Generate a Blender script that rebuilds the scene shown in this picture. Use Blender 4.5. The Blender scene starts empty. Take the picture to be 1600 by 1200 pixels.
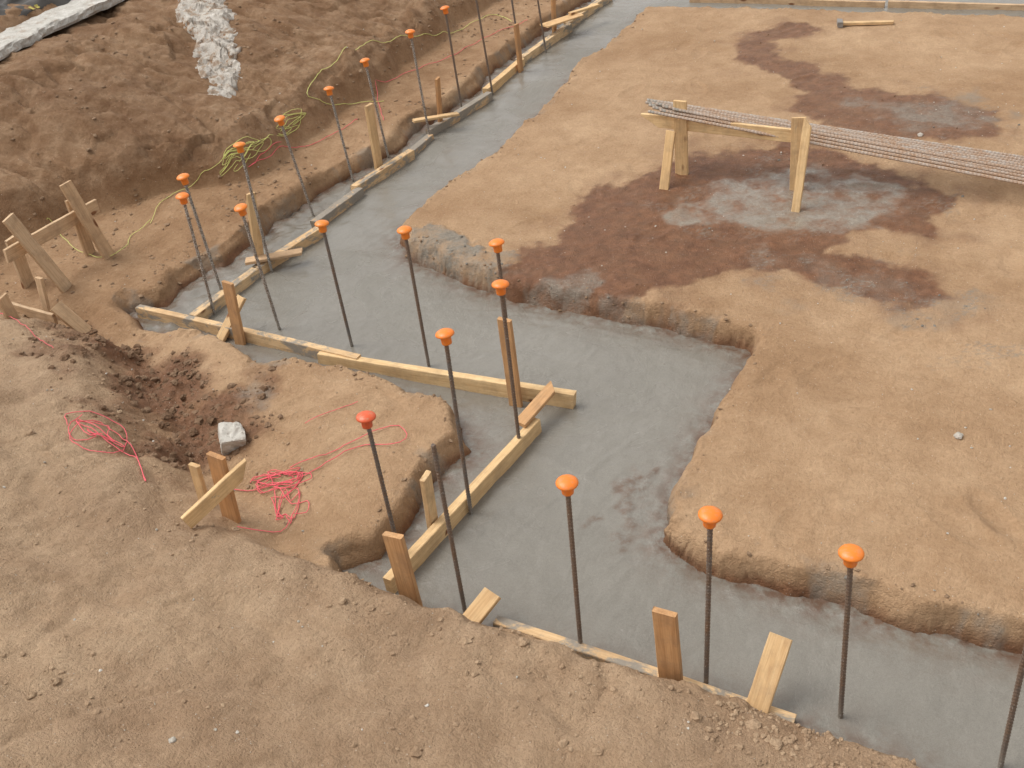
import bpy, bmesh, math, random
import numpy as np
from mathutils import Vector, Matrix
random.seed(7); RNG = np.random.default_rng(7)
C = bpy.context.scene.collection
CAMZ = 3.0
# ---------------------------------------------------------------- camera frame (site axes: x, y follow the footings, z up)
Dn = Vector((290., 2250., 1600.)).normalized()
Yc = Vector((998., -1266., 1600.)); Yc = (Yc - Dn*Yc.dot(Dn)).normalized()
Zc = -Dn
Xc = Yc.cross(Zc)
def ray(px, py):
    r = Vector((px-800., py-600., 1600.))
    return Vector((Xc.dot(r), Yc.dot(r), Zc.dot(r)))
def at(px, py, z=0.0):
    r = ray(px, py); t = (z-CAMZ)/r.z
    return Vector((r.x*t, r.y*t, z))
def rise(base, px, py):
    """point above base in the viewing direction px,py (nearest to the plumb line)"""
    r = ray(px, py)
    t = (base.x*r.x+base.y*r.y)/(r.x*r.x+r.y*r.y)
    return Vector((r.x*t, r.y*t, CAMZ+r.z*t))
# ---------------------------------------------------------------- noise
def _h(ix, iy, s):
    n = (ix*374761393 + iy*668265263 + s*1442695041) & 0xffffffff
    n = ((n ^ (n >> 13))*1274126177) & 0xffffffff
    n = n ^ (n >> 16)
    return n/4294967295.0
def pn(x, y, s=0):
    xf = np.floor(x); yf = np.floor(y)
    ix = xf.astype(np.int64); iy = yf.astype(np.int64)
    fx = x-xf; fy = y-yf
    u = fx*fx*fx*(fx*(fx*6-15)+10); v = fy*fy*fy*(fy*(fy*6-15)+10)
    def g(dx, dy):
        a = _h(ix+dx, iy+dy, s)*2*math.pi
        return np.cos(a)*(fx-dx)+np.sin(a)*(fy-dy)
    a = g(0,0); b = g(1,0); c = g(0,1); d = g(1,1)
    return ((a+(b-a)*u)*(1-v)+(c+(d-c)*u)*v)*1.5
def fbm(x, y, sc, octv=3, s=0):
    r = np.zeros_like(x); a = 1.0; X = x*sc; Y = y*sc
    for k in range(octv):
        r += a*pn(X, Y, s+k*17)
        X, Y = (X*1.62-Y*1.18)+3.7, (X*1.18+Y*1.62)-1.3
        a *= .5
    return r
def cell(x, y, sc, s=0):
    X = x*sc; Y = y*sc
    xf = np.floor(X).astype(np.int64); yf = np.floor(Y).astype(np.int64)
    best = np.full_like(X, 9.0); idv = np.zeros_like(X)
    for dx in (-1,0,1):
        for dy in (-1,0,1):
            cx = xf+dx; cy = yf+dy
            ox = cx+_h(cx, cy, s); oy = cy+_h(cx, cy, s+5)
            d = (X-ox)**2+(Y-oy)**2
            m = d < best
            best = np.where(m, d, best); idv = np.where(m, _h(cx, cy, s+9), idv)
    return np.sqrt(best), idv
def sst(t):
    t = np.clip(t, 0, 1); return t*t*(3-2*t)
def poly_sd(x, y, P, pad=.5):
    P = np.array(P, float)
    out = np.full(x.shape, 9.0)
    m = (x > P[:,0].min()-pad) & (x < P[:,0].max()+pad) & (y > P[:,1].min()-pad) & (y < P[:,1].max()+pad)
    if not m.any(): return out
    X = x[m]; Y = y[m]
    d2 = np.full(X.shape, 1e9); ins = np.zeros(X.shape, bool)
    for i in range(len(P)):
        ax, ay = P[i]; bx, by = P[(i+1) % len(P)]
        ex, ey = bx-ax, by-ay; L = ex*ex+ey*ey+1e-12
        t = np.clip(((X-ax)*ex+(Y-ay)*ey)/L, 0, 1)
        d2 = np.minimum(d2, (X-ax-t*ex)**2+(Y-ay-t*ey)**2)
        if ay != by:
            ins ^= ((ay > Y) != (by > Y)) & (X < ax+(Y-ay)/(by-ay)*ex)
    out[m] = np.sqrt(d2)*np.where(ins, -1, 1)
    return out
def W(pts, z=0.0):
    return [tuple(at(a, b, z)[:2]) for a, b in pts]
# ---------------------------------------------------------------- footing outline
right_px = [(1005,28),(985,50),(960,76),(935,95),(890,125),(882,142),(862,165),(838,188),(812,218),(790,242),(760,264),(735,285),
 (702,302),(672,326),(645,352),(622,380),(640,408),(700,432),(740,452),(800,472),(850,482),(930,497),(1000,510),(1080,527),(1168,552),
 (1165,578),(1142,612),(1112,660),(1086,710),(1062,760),(1040,800),(1028,850),(1060,870),(1110,892),(1200,922),(1320,957),(1420,982),(1500,998),(1600,1024)]
outline = [(3.4,9.6),(0,9.6),(-2,9.64),(-3.25,9.62)] + W(right_px)
outline += [(.9,2.8),(3.4,2.85),(3.4,1.5),(.32,1.6),(.2,1.9),(.10,2.12),(-.1,2.16),(-.4,2.165),(-1.2,2.16),(-2.1,2.13),(-2.27,2.25)]
outline += W([(600,878),(645,812),(692,752),(745,708)]) + W([(742,682),(716,645),(698,624),(600,592),(545,570),(470,556),(400,558)], .1)
outline += W([(330,538),(235,522),(205,492),(262,478),(285,450),(335,428),(395,388),(430,352),(470,330),(500,303),(545,282),(580,262),(618,240),
 (655,206),(700,180),(735,152),(780,108),(830,70),(880,30),(925,0)])
outline += [(-4.75,11.2),(3.4,11.2)]
crest_x = [-9,-5.6,-5.0,-4.3,-3.9,-3.5,-3.17,-2.8,-2.3,-1.73,-1.2,-.4,.0,.1,.3,3]
crest_y = [3.2,3.1,3.02,2.95,2.66,2.38,2.2,2.1,2.07,2.05,2.06,2.1,2.1,2.08,1.7,1.5]
lip_x = [-9,-4,-3,-2,-1.2,-.4,0,.12,.4,3]
lip_z = [.34,.32,.30,.25,.205,.16,.14,.12,.07,.05]
foots = []
for k in range(170):
    foots.append((random.uniform(-3.2,1.8), random.uniform(2.9,9.4), random.uniform(0,3.14)))
for k in range(18):
    foots.append((random.uniform(-4.2,-2.5), random.uniform(2.5,3.5), random.uniform(0,3.14)))
# stained patches on the ground, site coordinates
wetA = W([(780,430),(795,398),(850,376),(900,328),(905,303),(960,288),(1010,278),(1080,240),(1150,235),(1230,222),(1300,235),(1400,265),(1490,300),(1515,330),
 (1440,355),(1340,365),(1300,385),(1390,400),(1440,430),(1490,465),(1430,475),(1350,455),(1290,440),(1200,425),(1130,425),(1060,445),(970,480),(900,490),(850,485),(795,470)], .13)
wetB = W([(1150,65),(1200,40),(1270,34),(1285,46),(1225,64),(1205,80),(1230,95),(1290,106),(1340,134),(1420,148),(1500,152),(1560,172),(1556,207),(1480,220),(1380,220),(1285,202),(1245,172),(1250,142),(1200,112),(1145,92)], .13)
wetC = W([(110,528),(230,530),(330,575),(405,630),(395,670),(320,705),(290,745),(240,735),(190,660),(140,590)], .12)
gryA = W([(1060,325),(1120,285),(1200,268),(1290,272),(1380,290),(1420,310),(1380,340),(1310,355),(1200,362),(1120,352),(1068,348)], .13)
gryB = W([(1190,405),(1290,410),(1400,435),(1500,452),(1570,500),(1440,503),(1330,470),(1230,440)], .13)
gryC = W([(850,438),(930,430),(950,462),(900,472),(858,465)], .13)
gryD = W([(1350,160),(1500,150),(1552,178),(1530,197),(1400,202),(1375,180)], .13)
gryE = W([(1495,548),(1610,528),(1610,572),(1510,568)], .13)
gryF = W([(372,602),(400,596),(415,630),(390,640)], .12)
gryG = W([(632,365),(700,338),(722,372),(800,408),(790,440),(740,432),(690,412),(645,398)], .13)
mudP = W([(1045,790),(1035,700),(1010,690),(1000,740),(960,830),(905,800),(950,850),(1020,880)], 0)
def slab_edge(y): return -7.17-.16*(y-5.17)
def terrain(x, y):
    jag = .036*fbm(x,y,3.4,2,3)
    sd0 = poly_sd(x, y, outline, .8)
    sd = sd0+jag
    pad = .126+.014*fbm(x,y,.9,2,21)
    # back bank, steep at the foot, undercut below the broken slab
    foot = np.interp(y, [2,4.3,5.1,12], [-6.0,-5.85,-4.98,-5.15])+.13*fbm(x*.3,y,1.1,3,31)
    u = foot-x
    back = np.interp(u, [0,.07,.20,1.7,3.2], [0,.16,.28,.67,.69])+.14*sst((slab_edge(y)-.24-x)/.25)
    bm = sst(u/.14)
    # near bank
    yc = np.interp(x, crest_x, crest_y)+.05*fbm(x,y,3,2,41)*sst((-1.2-x)/.6)+.02*fbm(x,y,6,3,43)
    v = yc-y
    lip = np.interp(x, lip_x, lip_z)
    sl = np.interp(v, [0,.5,1.0,2.0,3.5,8], [0,.10,.28,.75,1.2,1.35])
    sl = sl*np.interp(x, [-6,-4,-1,0,1], [.5,.8,1,.8,.6])
    left = sst((-2.3-x)/.6)
    nm = sst((v+.09+.20*left)/(.13+.30*left))
    bench = sst((-4.3-x)/.2)*(1-nm)
    G = pad+back+.07*sst((-4.62-x)/.5)*sst((y-4.2)/.6)
    gully = np.exp(-((v+.34)/.20)**2)*left*sst((x+6)/1.0)
    G = G-.07*gully
    G = G*(1-nm)+(lip+sl)*nm
    bank = np.maximum(bm, nm)
    loose = np.clip(np.maximum(np.maximum(nm*.5, gully), bm*.2)+.5*bench*(1-bm)+.45*sst((-2.2-x)/.2)*sst((3.8-y)/.3)*.6, 0, 1)
    rough = .022*fbm(x,y,2.2,3,51)*bank+.025*fbm(x,y,1.3,2,53)*bench
    wx = x+.12*fbm(x,y,2.5,3,55); wy = y+.12*fbm(x,y,2.5,3,57)
    _, idc = cell(wx*.9, wy*1.1, 1.9, 59)
    rough = rough+(.060*(idc-.5)+.014*fbm(x*.22+y*.06,y,13,4,58)+.008*fbm(x,y,22,3,62))*bm+.01*bm
    rill = np.abs(fbm(x*.3,y,2.0,3,66)); rough = rough-.26*np.clip(.2-rill,0,.2)*bm*sst(u/.3)
    rill2 = np.abs(fbm(x,y,1.5,3,68)); rough = rough-.06*np.clip(.2-rill2,0,.2)*nm
    G = G+rough
    brk = .035*fbm(x,y,13,4,99)
    mA = lambda P, e=.10, k=.16, s=0: sst((-(poly_sd(x,y,P)+k*fbm(x,y,3.5,5,101+s)+brk))/e+.5)
    mC = mA(wetC,.35,.2,5)
    wet = np.maximum.reduce([mA(wetA,.10,.12), .5*mA(wetA,.5,.3), .95*mA(wetB,.10,.10,3), .4*mA(wetB,.4,.3,3), .85*mC])
    f1, id1 = cell(x+.03*fbm(x,y,14,2,5), y+.03*fbm(x,y,16,2,15), 15, 71)
    f2, id2 = cell(x+.012*fbm(x,y,30,2,16), y+.012*fbm(x,y,30,2,6), 36, 75)
    pm = sst((fbm(x,y,1.6,2,81)+.25)*1.6)
    G = G+(loose*pm+1.3*mC)*(.024*np.clip(.42-f1,0,1)*(id1 > .6)+.020*np.clip(.45-f2,0,1)*(id2 > .4))
    G = G+loose*(.006*fbm(x,y,11,4,85)+.0025*fbm(x,y,42,2,88))+mC*.030*fbm(x,y,5,4,87)
    G = G+(1-loose)*(.0045*fbm(x,y,4.5,3,91)+.0016*fbm(x,y,22,3,93))
    for fx, fy, fa in foots:
        m = (np.abs(x-fx) < .25) & (np.abs(y-fy) < .25)
        if m.any():
            c, s = math.cos(fa), math.sin(fa)
            a = ((x[m]-fx)*c+(y[m]-fy)*s)/.14; b = (-(x[m]-fx)*s+(y[m]-fy)*c)/.052
            q = a*a+b*b
            G[m] = G[m]-.007*np.exp(-q*q)+.003*np.exp(-((np.sqrt(q)-1.25)/.25)**2)
    mG = mA(gryG,.06,.14,23); mB = mA(gryB,.2,.3,33); mAA = mA(gryA,.16,.22,11)
    spk,_ = cell(x+.01*fbm(x,y,40,1,7),y,42,131)
    gl = np.maximum.reduce([mB, .7*mA(gryE,.2,.3,19), .6*mA(gryA,.5,.5,37)*(1-mAA), .6*mA(gryD,.3,.4,39)])*(spk < .35)*(fbm(x,y,6,2,44) > -.15)
    grey = np.maximum.reduce([.95*mAA, .30*mB, .8*mA(gryC,.08,.14,15), .7*mA(gryD,.2,.22,17), .7*mA(gryF,.1,.12,21), mG, .9*gl])
    lump = np.clip(wet*.6*(1-.9*mAA)+mG+.5*gl, 0, 1)
    G = G+lump*(.006*fbm(x,y,9,3,141)+.009*np.clip(.45-f2,0,1))+.012*mG
    # trench carve
    w = .10+.06*sst((-4.2-x)/.3)+.03*nm+.04*fbm(x,y,1.8,2,151)
    near = np.exp(-(np.clip(sd,-.1,5)/.08)**2)
    G = G-.012*np.exp(-np.clip(sd,0,5)/.03)+near*(.018*fbm(x,y,6,2,153)+.012*fbm(x,y,24,3,155)+.020*np.clip(.42-f1,0,1)*(id1 > .4))
    s = sst((sd+.45*w)/w)
    z = -.14+(G+.14)*s
    face = sst((.055-z+.03*fbm(x,y,2.5,2,157))/.04)*sst((.14-sd)/.05)*(1-.4*nm)
    wet = np.maximum(wet, face*.95)
    gsp = sst((.13-z)/.02)*sst((.14-sd)/.05)*sst((fbm(x,y,4,4,161)-.08)*5)
    grey = np.maximum(grey, gsp*.65)
    z = z+gsp*.008*np.clip(fbm(x,y,30,2,163),0,1)
    return z, wet, grey, bank, loose, sd0, np.clip(mG+gl+.4*mA(gryC,.12,.14,15)+.3*gsp, 0, 1), mC, bm, mAA
def hit(px, py):
    r = ray(px, py)
    zs = np.linspace(1.6, -.1, 400)
    t = (zs-CAMZ)/r.z
    X = r.x*t; Y = r.y*t
    g = np.maximum(terrain(X, Y)[0], 0)
    k = np.argmax(zs <= g)
    return Vector((X[k], Y[k], g[k]))
# ---------------------------------------------------------------- mesh helpers
def fastmesh(name, V, F, smooth=True):
    me = bpy.data.meshes.new(name); V = np.asarray(V, np.float32); F = np.asarray(F, np.int32)
    k = F.shape[1]
    me.vertices.add(len(V)); me.vertices.foreach_set('co', V.ravel())
    me.loops.add(F.size); me.loops.foreach_set('vertex_index', F.ravel())
    me.polygons.add(len(F)); me.polygons.foreach_set('loop_start', np.arange(0, F.size, k, dtype=np.int32))
    me.update(calc_edges=True)
    me.polygons.foreach_set('use_smooth', np.full(len(F), smooth, bool))
    me.update()
    return me
def link(name, me, mat, M=None, parent=None):
    o = bpy.data.objects.new(name, me); C.objects.link(o)
    if mat and not me.materials: me.materials.append(mat)
    if M is None: M = Matrix.Identity(4)
    if parent is not None:
        o.parent = parent; M = Matrix.Translation(-parent.location) @ M
    o.matrix_basis = M
    return o
def tag(o, label, cat=None, group=None, kind=None):
    if label: o['label'] = label
    if cat: o['category'] = cat
    if group: o['group'] = group
    if kind: o['kind'] = kind
    return o
def thing(name, loc, label, cat, group=None):
    o = bpy.data.objects.new(name, None); C.objects.link(o); o.location = loc; o.empty_display_size = .1
    return tag(o, label, cat, group)
# ---------------------------------------------------------------- materials
class NB:
    def __init__(s, name):
        s.m = bpy.data.materials.new(name); s.m.use_nodes = True
        s.n = s.m.node_tree.nodes; s.l = s.m.node_tree.links; s.b = s.n['Principled BSDF']
        s.tc = s.n.new('ShaderNodeTexCoord')
        s.co = s.tc.outputs['Object']
    def put(s, sock, v):
        if isinstance(v, bpy.types.NodeSocket): s.l.new(v, sock)
        elif isinstance(v, (tuple, list)) and len(v) == 3 and sock.type == 'RGBA': sock.default_value = (*v, 1)
        else: sock.default_value = v
    def mapping(s, scale, loc=(0,0,0), src=None, rot=0.):
        k = s.n.new('ShaderNodeMapping'); k.inputs['Scale'].default_value = scale
        k.inputs['Rotation'].default_value = (0,0,rot)
        s.put(k.inputs['Location'], loc); s.l.new(src or s.co, k.inputs['Vector']); return k.outputs[0]
    def noise(s, sc, det=4, rough=.55, co=None, dist=0):
        k = s.n.new('ShaderNodeTexNoise'); k.inputs['Scale'].default_value = sc; k.inputs['Detail'].default_value = det
        k.inputs['Roughness'].default_value = rough; k.inputs['Distortion'].default_value = dist
        s.l.new(co or s.co, k.inputs['Vector']); return k.outputs['Fac']
    def voro(s, sc, co=None, feat='F1'):
        k = s.n.new('ShaderNodeTexVoronoi'); k.inputs['Scale'].default_value = sc; k.feature = feat
        s.l.new(co or s.co, k.inputs['Vector']); return k
    def rng(s, v, a, b, c=0., d=1.):
        k = s.n.new('ShaderNodeMapRange'); s.put(k.inputs['Value'], v)
        for nme, q in (('From Min',a),('From Max',b),('To Min',c),('To Max',d)): k.inputs[nme].default_value = q
        return k.outputs[0]
    def mix(s, f, a, b, mode='MIX'):
        k = s.n.new('ShaderNodeMix'); k.data_type = 'RGBA'; k.blend_type = mode
        s.put(k.inputs[0], f); s.put(k.inputs[6], a); s.put(k.inputs[7], b); return k.outputs[2]
    def math(s, op, a, b=0.):
        k = s.n.new('ShaderNodeMath'); k.operation = op; s.put(k.inputs[0], a); s.put(k.inputs[1], b); return k.outputs[0]
    def attr(s, name):
        k = s.n.new('ShaderNodeAttribute'); k.attribute_name = name; return k.outputs['Fac']
    def bump(s, h, dist, strength=1., prev=None):
        k = s.n.new('ShaderNodeBump'); k.inputs['Distance'].default_value = dist; s.put(k.inputs['Strength'], strength)
        s.put(k.inputs['Height'], h)
        if prev: s.l.new(prev, k.inputs['Normal'])
        return k.outputs[0]
    def done(s, col, rough, nrm=None, spec=.5):
        s.put(s.b.inputs['Base Color'], col); s.put(s.b.inputs['Roughness'], rough)
        s.put(s.b.inputs['Specular IOR Level'], spec)
        if nrm: s.l.new(nrm, s.b.inputs['Normal'])
        return s.m
def soil_mat():
    q = NB('soil')
    big = q.noise(1.1, 5, .6); mid = q.noise(7, 4, .65); fine = q.noise(60, 3, .7); gr = q.noise(260, 2, .7)
    padc = q.mix(q.rng(big,.35,.65), (.355,.222,.124), (.475,.322,.196))
    bankc = q.mix(q.rng(big,.35,.65), (.350,.234,.146), (.460,.325,.210))
    c = q.mix(q.attr('bank'), padc, bankc)
    c = q.mix(q.rng(mid,.3,.7,.0,.65), c, q.mix(1., c, (.72,.66,.60), 'MULTIPLY'))
    c = q.mix(q.rng(fine,.35,.75,.0,.65), c, q.mix(1., c, (.68,.64,.60), 'MULTIPLY'))
    c = q.mix(q.rng(gr,.3,.7,.0,.5), c, q.mix(1., c, (1.28,1.28,1.26), 'MULTIPLY'))
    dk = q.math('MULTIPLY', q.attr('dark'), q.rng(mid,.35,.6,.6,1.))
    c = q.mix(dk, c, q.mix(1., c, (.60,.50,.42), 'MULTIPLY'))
    wn = q.math('MULTIPLY', q.attr('wet'), q.rng(mid,.3,.6,.85,1.))
    wc = q.mix(q.rng(q.noise(14,4,.7),.35,.65), (.105,.040,.016), (.205,.093,.044))
    c = q.mix(wn, c, wc)
    gn = q.math('MULTIPLY', q.attr('grey'), q.rng(q.noise(6,6,.74),.36,.58,.1,1.))
    gc = q.mix(q.rng(fine,.3,.7), (.19,.16,.125), (.28,.245,.20))
    c = q.mix(gn, c, gc)
    v = q.voro(75); sp = q.math('MULTIPLY', q.math('LESS_THAN', v.outputs['Distance'], .16), q.math('GREATER_THAN', v.outputs['Color'], .80))
    c = q.mix(q.math('MULTIPLY', sp, .6), c, (.60,.53,.44))
    r = q.rng(wn, 0., 1., .93, .5)
    r = q.math('SUBTRACT', r, q.math('MULTIPLY', q.math('MULTIPLY', q.attr('gloss'), gn), .32))
    bs = q.math('SUBTRACT', q.rng(q.attr('bank'), 0., 1., .6, .75), q.math('MULTIPLY', q.attr('gloss'), .45))
    n = q.bump(q.noise(30,5,.68), .020, bs)
    n = q.bump(q.noise(120,3,.7), .006, bs, n)
    return q.done(c, r, n, .3)
def clod_mat(name, a, b, rough=.95):
    q = NB(name)
    c = q.mix(q.rng(q.noise(9,3),.35,.65), a, b)
    c = q.mix(q.rng(q.noise(90,3),.3,.7,0.,.5), c, q.mix(1., c, (.6,.57,.53), 'MULTIPLY'))
    return q.done(c, rough, q.bump(q.noise(110,3,.7), .01, .9), .25)
def concrete_mat():
    q = NB('wet_concrete')
    dirt = q.attr('edge')
    a = q.noise(.8,3,.5,None,.5); b = q.noise(6,4,.6,q.mapping((.4,1.2,1),rot=.35),.8); f = q.noise(90,3,.7); g = q.noise(300,2,.6)
    c = q.mix(q.rng(a,.3,.7), (.180,.164,.136), (.222,.205,.174))
    c = q.mix(q.rng(b,.35,.7,0.,.35), c, (.155,.141,.117))
    c = q.mix(q.rng(f,.3,.75,0.,.3), c, (.30,.278,.24))
    c = q.mix(q.rng(g,.4,.7,0.,.4), c, (.115,.105,.09))
    c = q.mix(q.math('MULTIPLY', dirt, q.rng(q.noise(13,5,.7),.38,.6,0.,.9)), c, (.12,.066,.040))
    sheen = q.rng(q.noise(1.3,4,.6,None,.6),.36,.56)
    r = q.rng(sheen, 0., 1., .42, .15)
    n = q.bump(q.noise(3.5,4,.55,q.mapping((1,.4,1),rot=.5),1.), .05, .2)
    n = q.bump(q.noise(42,4,.65), .007, q.rng(sheen,0.,1.,.7,.24), n)
    n = q.bump(q.noise(170,2,.6), .003, q.rng(sheen,0.,1.,.6,.22), n)
    return q.done(c, r, n, .55)
def wood_mat(name, c0, c1, splat=0., dirt=.25):
    q = NB(name)
    oi = q.n.new('ShaderNodeObjectInfo')
    off = q.n.new('ShaderNodeCombineXYZ'); q.l.new(q.math('MULTIPLY', oi.outputs['Random'], 40.), off.inputs[0]); q.l.new(q.math('MULTIPLY', oi.outputs['Random'], 17.), off.inputs[1])
    co = q.mapping((1,1,1), off.outputs[0])
    st = q.mapping((1.2,26,26), (0,0,0), co)
    grain = q.noise(1.6,4,.6,st,1.2); fine = q.noise(8,3,.6,st)
    c = q.mix(q.rng(grain,.32,.68), c0, c1)
    c = q.mix(q.rng(fine,.4,.7,0.,.45), c, q.mix(1., c, (.62,.48,.34), 'MULTIPLY'))
    kv = q.voro(1, q.mapping((4.5,11,11),(0,0,0),co)); kn = q.math('MULTIPLY', q.rng(kv.outputs['Distance'],.09,.17,1.,0.), q.math('GREATER_THAN', kv.outputs['Color'], .55))
    c = q.mix(kn, c, (.20,.085,.035))
    c = q.mix(q.rng(oi.outputs['Random'],0.,1.,0.,.4), c, q.mix(1., c, (.82,.64,.46), 'MULTIPLY'))
    dm = q.rng(q.noise(10,5,.7,co),.45,.66,0.,dirt)
    c = q.mix(dm, c, (.24,.15,.09))
    if splat > 0:
        sm = q.rng(q.noise(7,6,.72,q.mapping((.7,1.4,1.4),(0,0,0),co),.4), .70-splat*.42, .77-splat*.42, 0., .92)
        c = q.mix(sm, c, q.mix(q.noise(60,3), (.18,.162,.135), (.31,.28,.24)))
    n = q.bump(grain, .003, .5); n = q.bump(q.noise(50,3,.6,co), .002, .5, n)
    return q.done(c, .75, n, .3)
def rebar_mat(name, base, rust, spl, met=.25):
    q = NB(name)
    oi = q.n.new('ShaderNodeObjectInfo')
    c = q.mix(q.rng(q.noise(9,4,.7),.4,.6), base, rust)
    c = q.mix(q.rng(oi.outputs['Random'],.2,.9,0.,.6), c, rust)
    c = q.mix(q.rng(q.noise(150,3,.7), .66-spl*.22, .72-spl*.22), c, (.45,.42,.38))
    low = q.n.new('ShaderNodeSeparateXYZ'); q.l.new(q.co, low.inputs[0])
    lm = q.math('MULTIPLY', q.rng(low.outputs[2], .02, .16, 1., 0.), q.rng(q.noise(30,3,.7),.4,.5))
    c = q.mix(lm, c, (.27,.25,.215))
    q.b.inputs['Metallic'].default_value = met
    return q.done(c, .55, q.bump(q.noise(200,2), .001, .5), .45)
def plain(name, col, rough, var=.25, sc=20, spec=.5):
    q = NB(name)
    c = q.mix(q.rng(q.noise(sc,4,.65),.35,.7,0.,var), col, tuple(v*.45 for v in col))
    return q.done(c, rough, q.bump(q.noise(sc*4,3), .0015, .4), spec)
def cap_mat(name, col):
    q = NB(name)
    oi = q.n.new('ShaderNodeObjectInfo')
    c = q.mix(q.rng(oi.outputs['Random'],0.,1.,0.,.5), col, (col[0]*.85, col[1]*1.15, col[2]))
    c = q.mix(q.rng(q.noise(60,4,.7),.50,.68,0.,.5), c, (.45,.27,.16))
    return q.done(c, .42, q.bump(q.noise(90,2), .0008, .4), .5)
def rubble_mat(name, a, b, dirt, bs=.9, t0=.47):
    q = NB(name)
    c = q.mix(q.rng(q.noise(14,5,.7),.35,.65), a, b)
    c = q.mix(q.rng(q.noise(9,6,.75),t0,t0+.09,0.,dirt), c, (.28,.185,.115))
    c = q.mix(q.rng(q.noise(70,3,.7),.58,.70,0.,.7), c, (.14,.115,.09))
    return q.done(c, .9, q.bump(q.noise(60,5,.75), .010, bs), .3)
M_soil = soil_mat(); M_con = concrete_mat()
M_clod = clod_mat('dry_clod', (.345,.232,.145), (.455,.322,.208)); M_clodw = clod_mat('damp_clod', (.12,.060,.032), (.22,.125,.072), .8)
M_clodh = clod_mat('hollow_clod', (.16,.092,.052), (.28,.18,.112), .9)
M_clodb = clod_mat('bank_clod', (.24,.155,.095), (.34,.23,.145))
M_crumb = clod_mat('concrete_crumb', (.17,.152,.128), (.30,.272,.235), .7); M_peb = clod_mat('pale_pebble', (.42,.37,.30), (.70,.66,.60), .8)
M_pine = wood_mat('pine_clean', (.80,.60,.34), (.66,.46,.24), .12, .35)
M_pineS = wood_mat('pine_splashed', (.76,.57,.34), (.62,.43,.24), .50, .4)
M_pineSS = wood_mat('pine_caked', (.71,.53,.32), (.58,.40,.23), .68, .4)
M_stake = wood_mat('stake_brown', (.62,.37,.18), (.45,.25,.115), .08, .45)
M_stakeL = wood_mat('stake_pale', (.75,.55,.31), (.62,.41,.21), .14, .4)
M_old = wood_mat('weathered_wood', (.66,.49,.32), (.52,.37,.23), 0, .5)
M_bar = rebar_mat('rebar_dark', (.13,.122,.114), (.16,.10,.064), .15)
M_barS = rebar_mat('rebar_splashed', (.15,.14,.128), (.18,.12,.08), .72)
M_barL = rebar_mat('rebar_loose', (.42,.375,.33), (.36,.225,.14), .35, .1)
M_cap = cap_mat('orange_plastic', (.82,.20,.018)); M_capR = cap_mat('red_orange_plastic', (.68,.095,.03))
M_pink = plain('pink_twine', (.80,.13,.16), .8, .1); M_yel = plain('yellow_twine', (.66,.67,.22), .8, .1)
M_rub = rubble_mat('broken_concrete', (.56,.52,.47), (.40,.355,.30), .8, .9, .50)
M_slab = rubble_mat('old_slab_concrete', (.58,.555,.51), (.42,.395,.35), .5, .9, .54)
M_block = rubble_mat('block_concrete', (.56,.53,.475), (.46,.43,.38), .25, .4, .5)
M_iron = plain('hammer_steel', (.22,.20,.18), .55)
M_black = plain('dusty_black_plastic', (.06,.053,.046), .6, .3, 5); M_yellow = plain('yellow_print', (.50,.42,.09), .6)
# ---------------------------------------------------------------- terrain sheet
def axis(parts):
    out = []
    for a, b, st in parts:
        n = max(1, int(round((b-a)/st))); out += list(np.linspace(a, b, n, endpoint=False))
    out.append(parts[-1][1]); return np.array(out)
ax = axis([(-150,-30,12),(-30,-12,1.),(-12,-7.8,.08),(-7.8,-5.6,.018),(-5.6,1.4,.0110),(1.4,2.6,.05),(2.6,12,.5),(12,150,12)])
ay = axis([(-120,-10,11),(-10,-1,.5),(-1,.5,.06),(.5,5.2,.0110),(5.2,8,.017),(8,10.6,.028),(10.6,14,.2),(14,30,1),(30,170,12)])
GX, GY = np.meshgrid(ax, ay); nx, ny = len(ax), len(ay)
X = GX.ravel(); Y = GY.ravel()
z, wet, grey, bank, loose, sd, crumbm, mC, bmk, gloss = terrain(X, Y)
def gridfaces(nx, ny):
    i = np.arange(nx-1)[None,:]+np.arange(ny-1)[:,None]*nx
    i = i.ravel(); return np.stack([i, i+1, i+1+nx, i+nx], 1)
wm = sst((.16-np.abs(sd))/.06)+.5*sst((bank-.3)/.5)   # cut faces are ragged sideways too
q1 = X*.7+Y*.7; q2 = X*.7-Y*.7
Xd = X+wm*(.012*fbm(q1*.8+q2*.3, z*2.6, 9, 3, 701)); Yd = Y+wm*(.012*fbm(q2*.8+q1*.3, z*2.6+4, 9, 3, 705))
me = fastmesh('ground', np.stack([Xd,Yd,z],1), gridfaces(nx,ny))
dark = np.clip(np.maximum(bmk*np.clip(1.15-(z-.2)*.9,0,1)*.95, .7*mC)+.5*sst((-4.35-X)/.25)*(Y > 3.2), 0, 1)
for nme, arr in (('wet',wet),('grey',grey),('bank',bank),('dark',dark),('gloss',gloss)):
    a = me.attributes.new(nme, 'FLOAT', 'POINT'); a.data.foreach_set('value', arr.astype(np.float32))
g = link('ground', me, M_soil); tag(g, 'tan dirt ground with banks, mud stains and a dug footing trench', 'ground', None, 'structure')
print('terrain', nx, ny)
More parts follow.
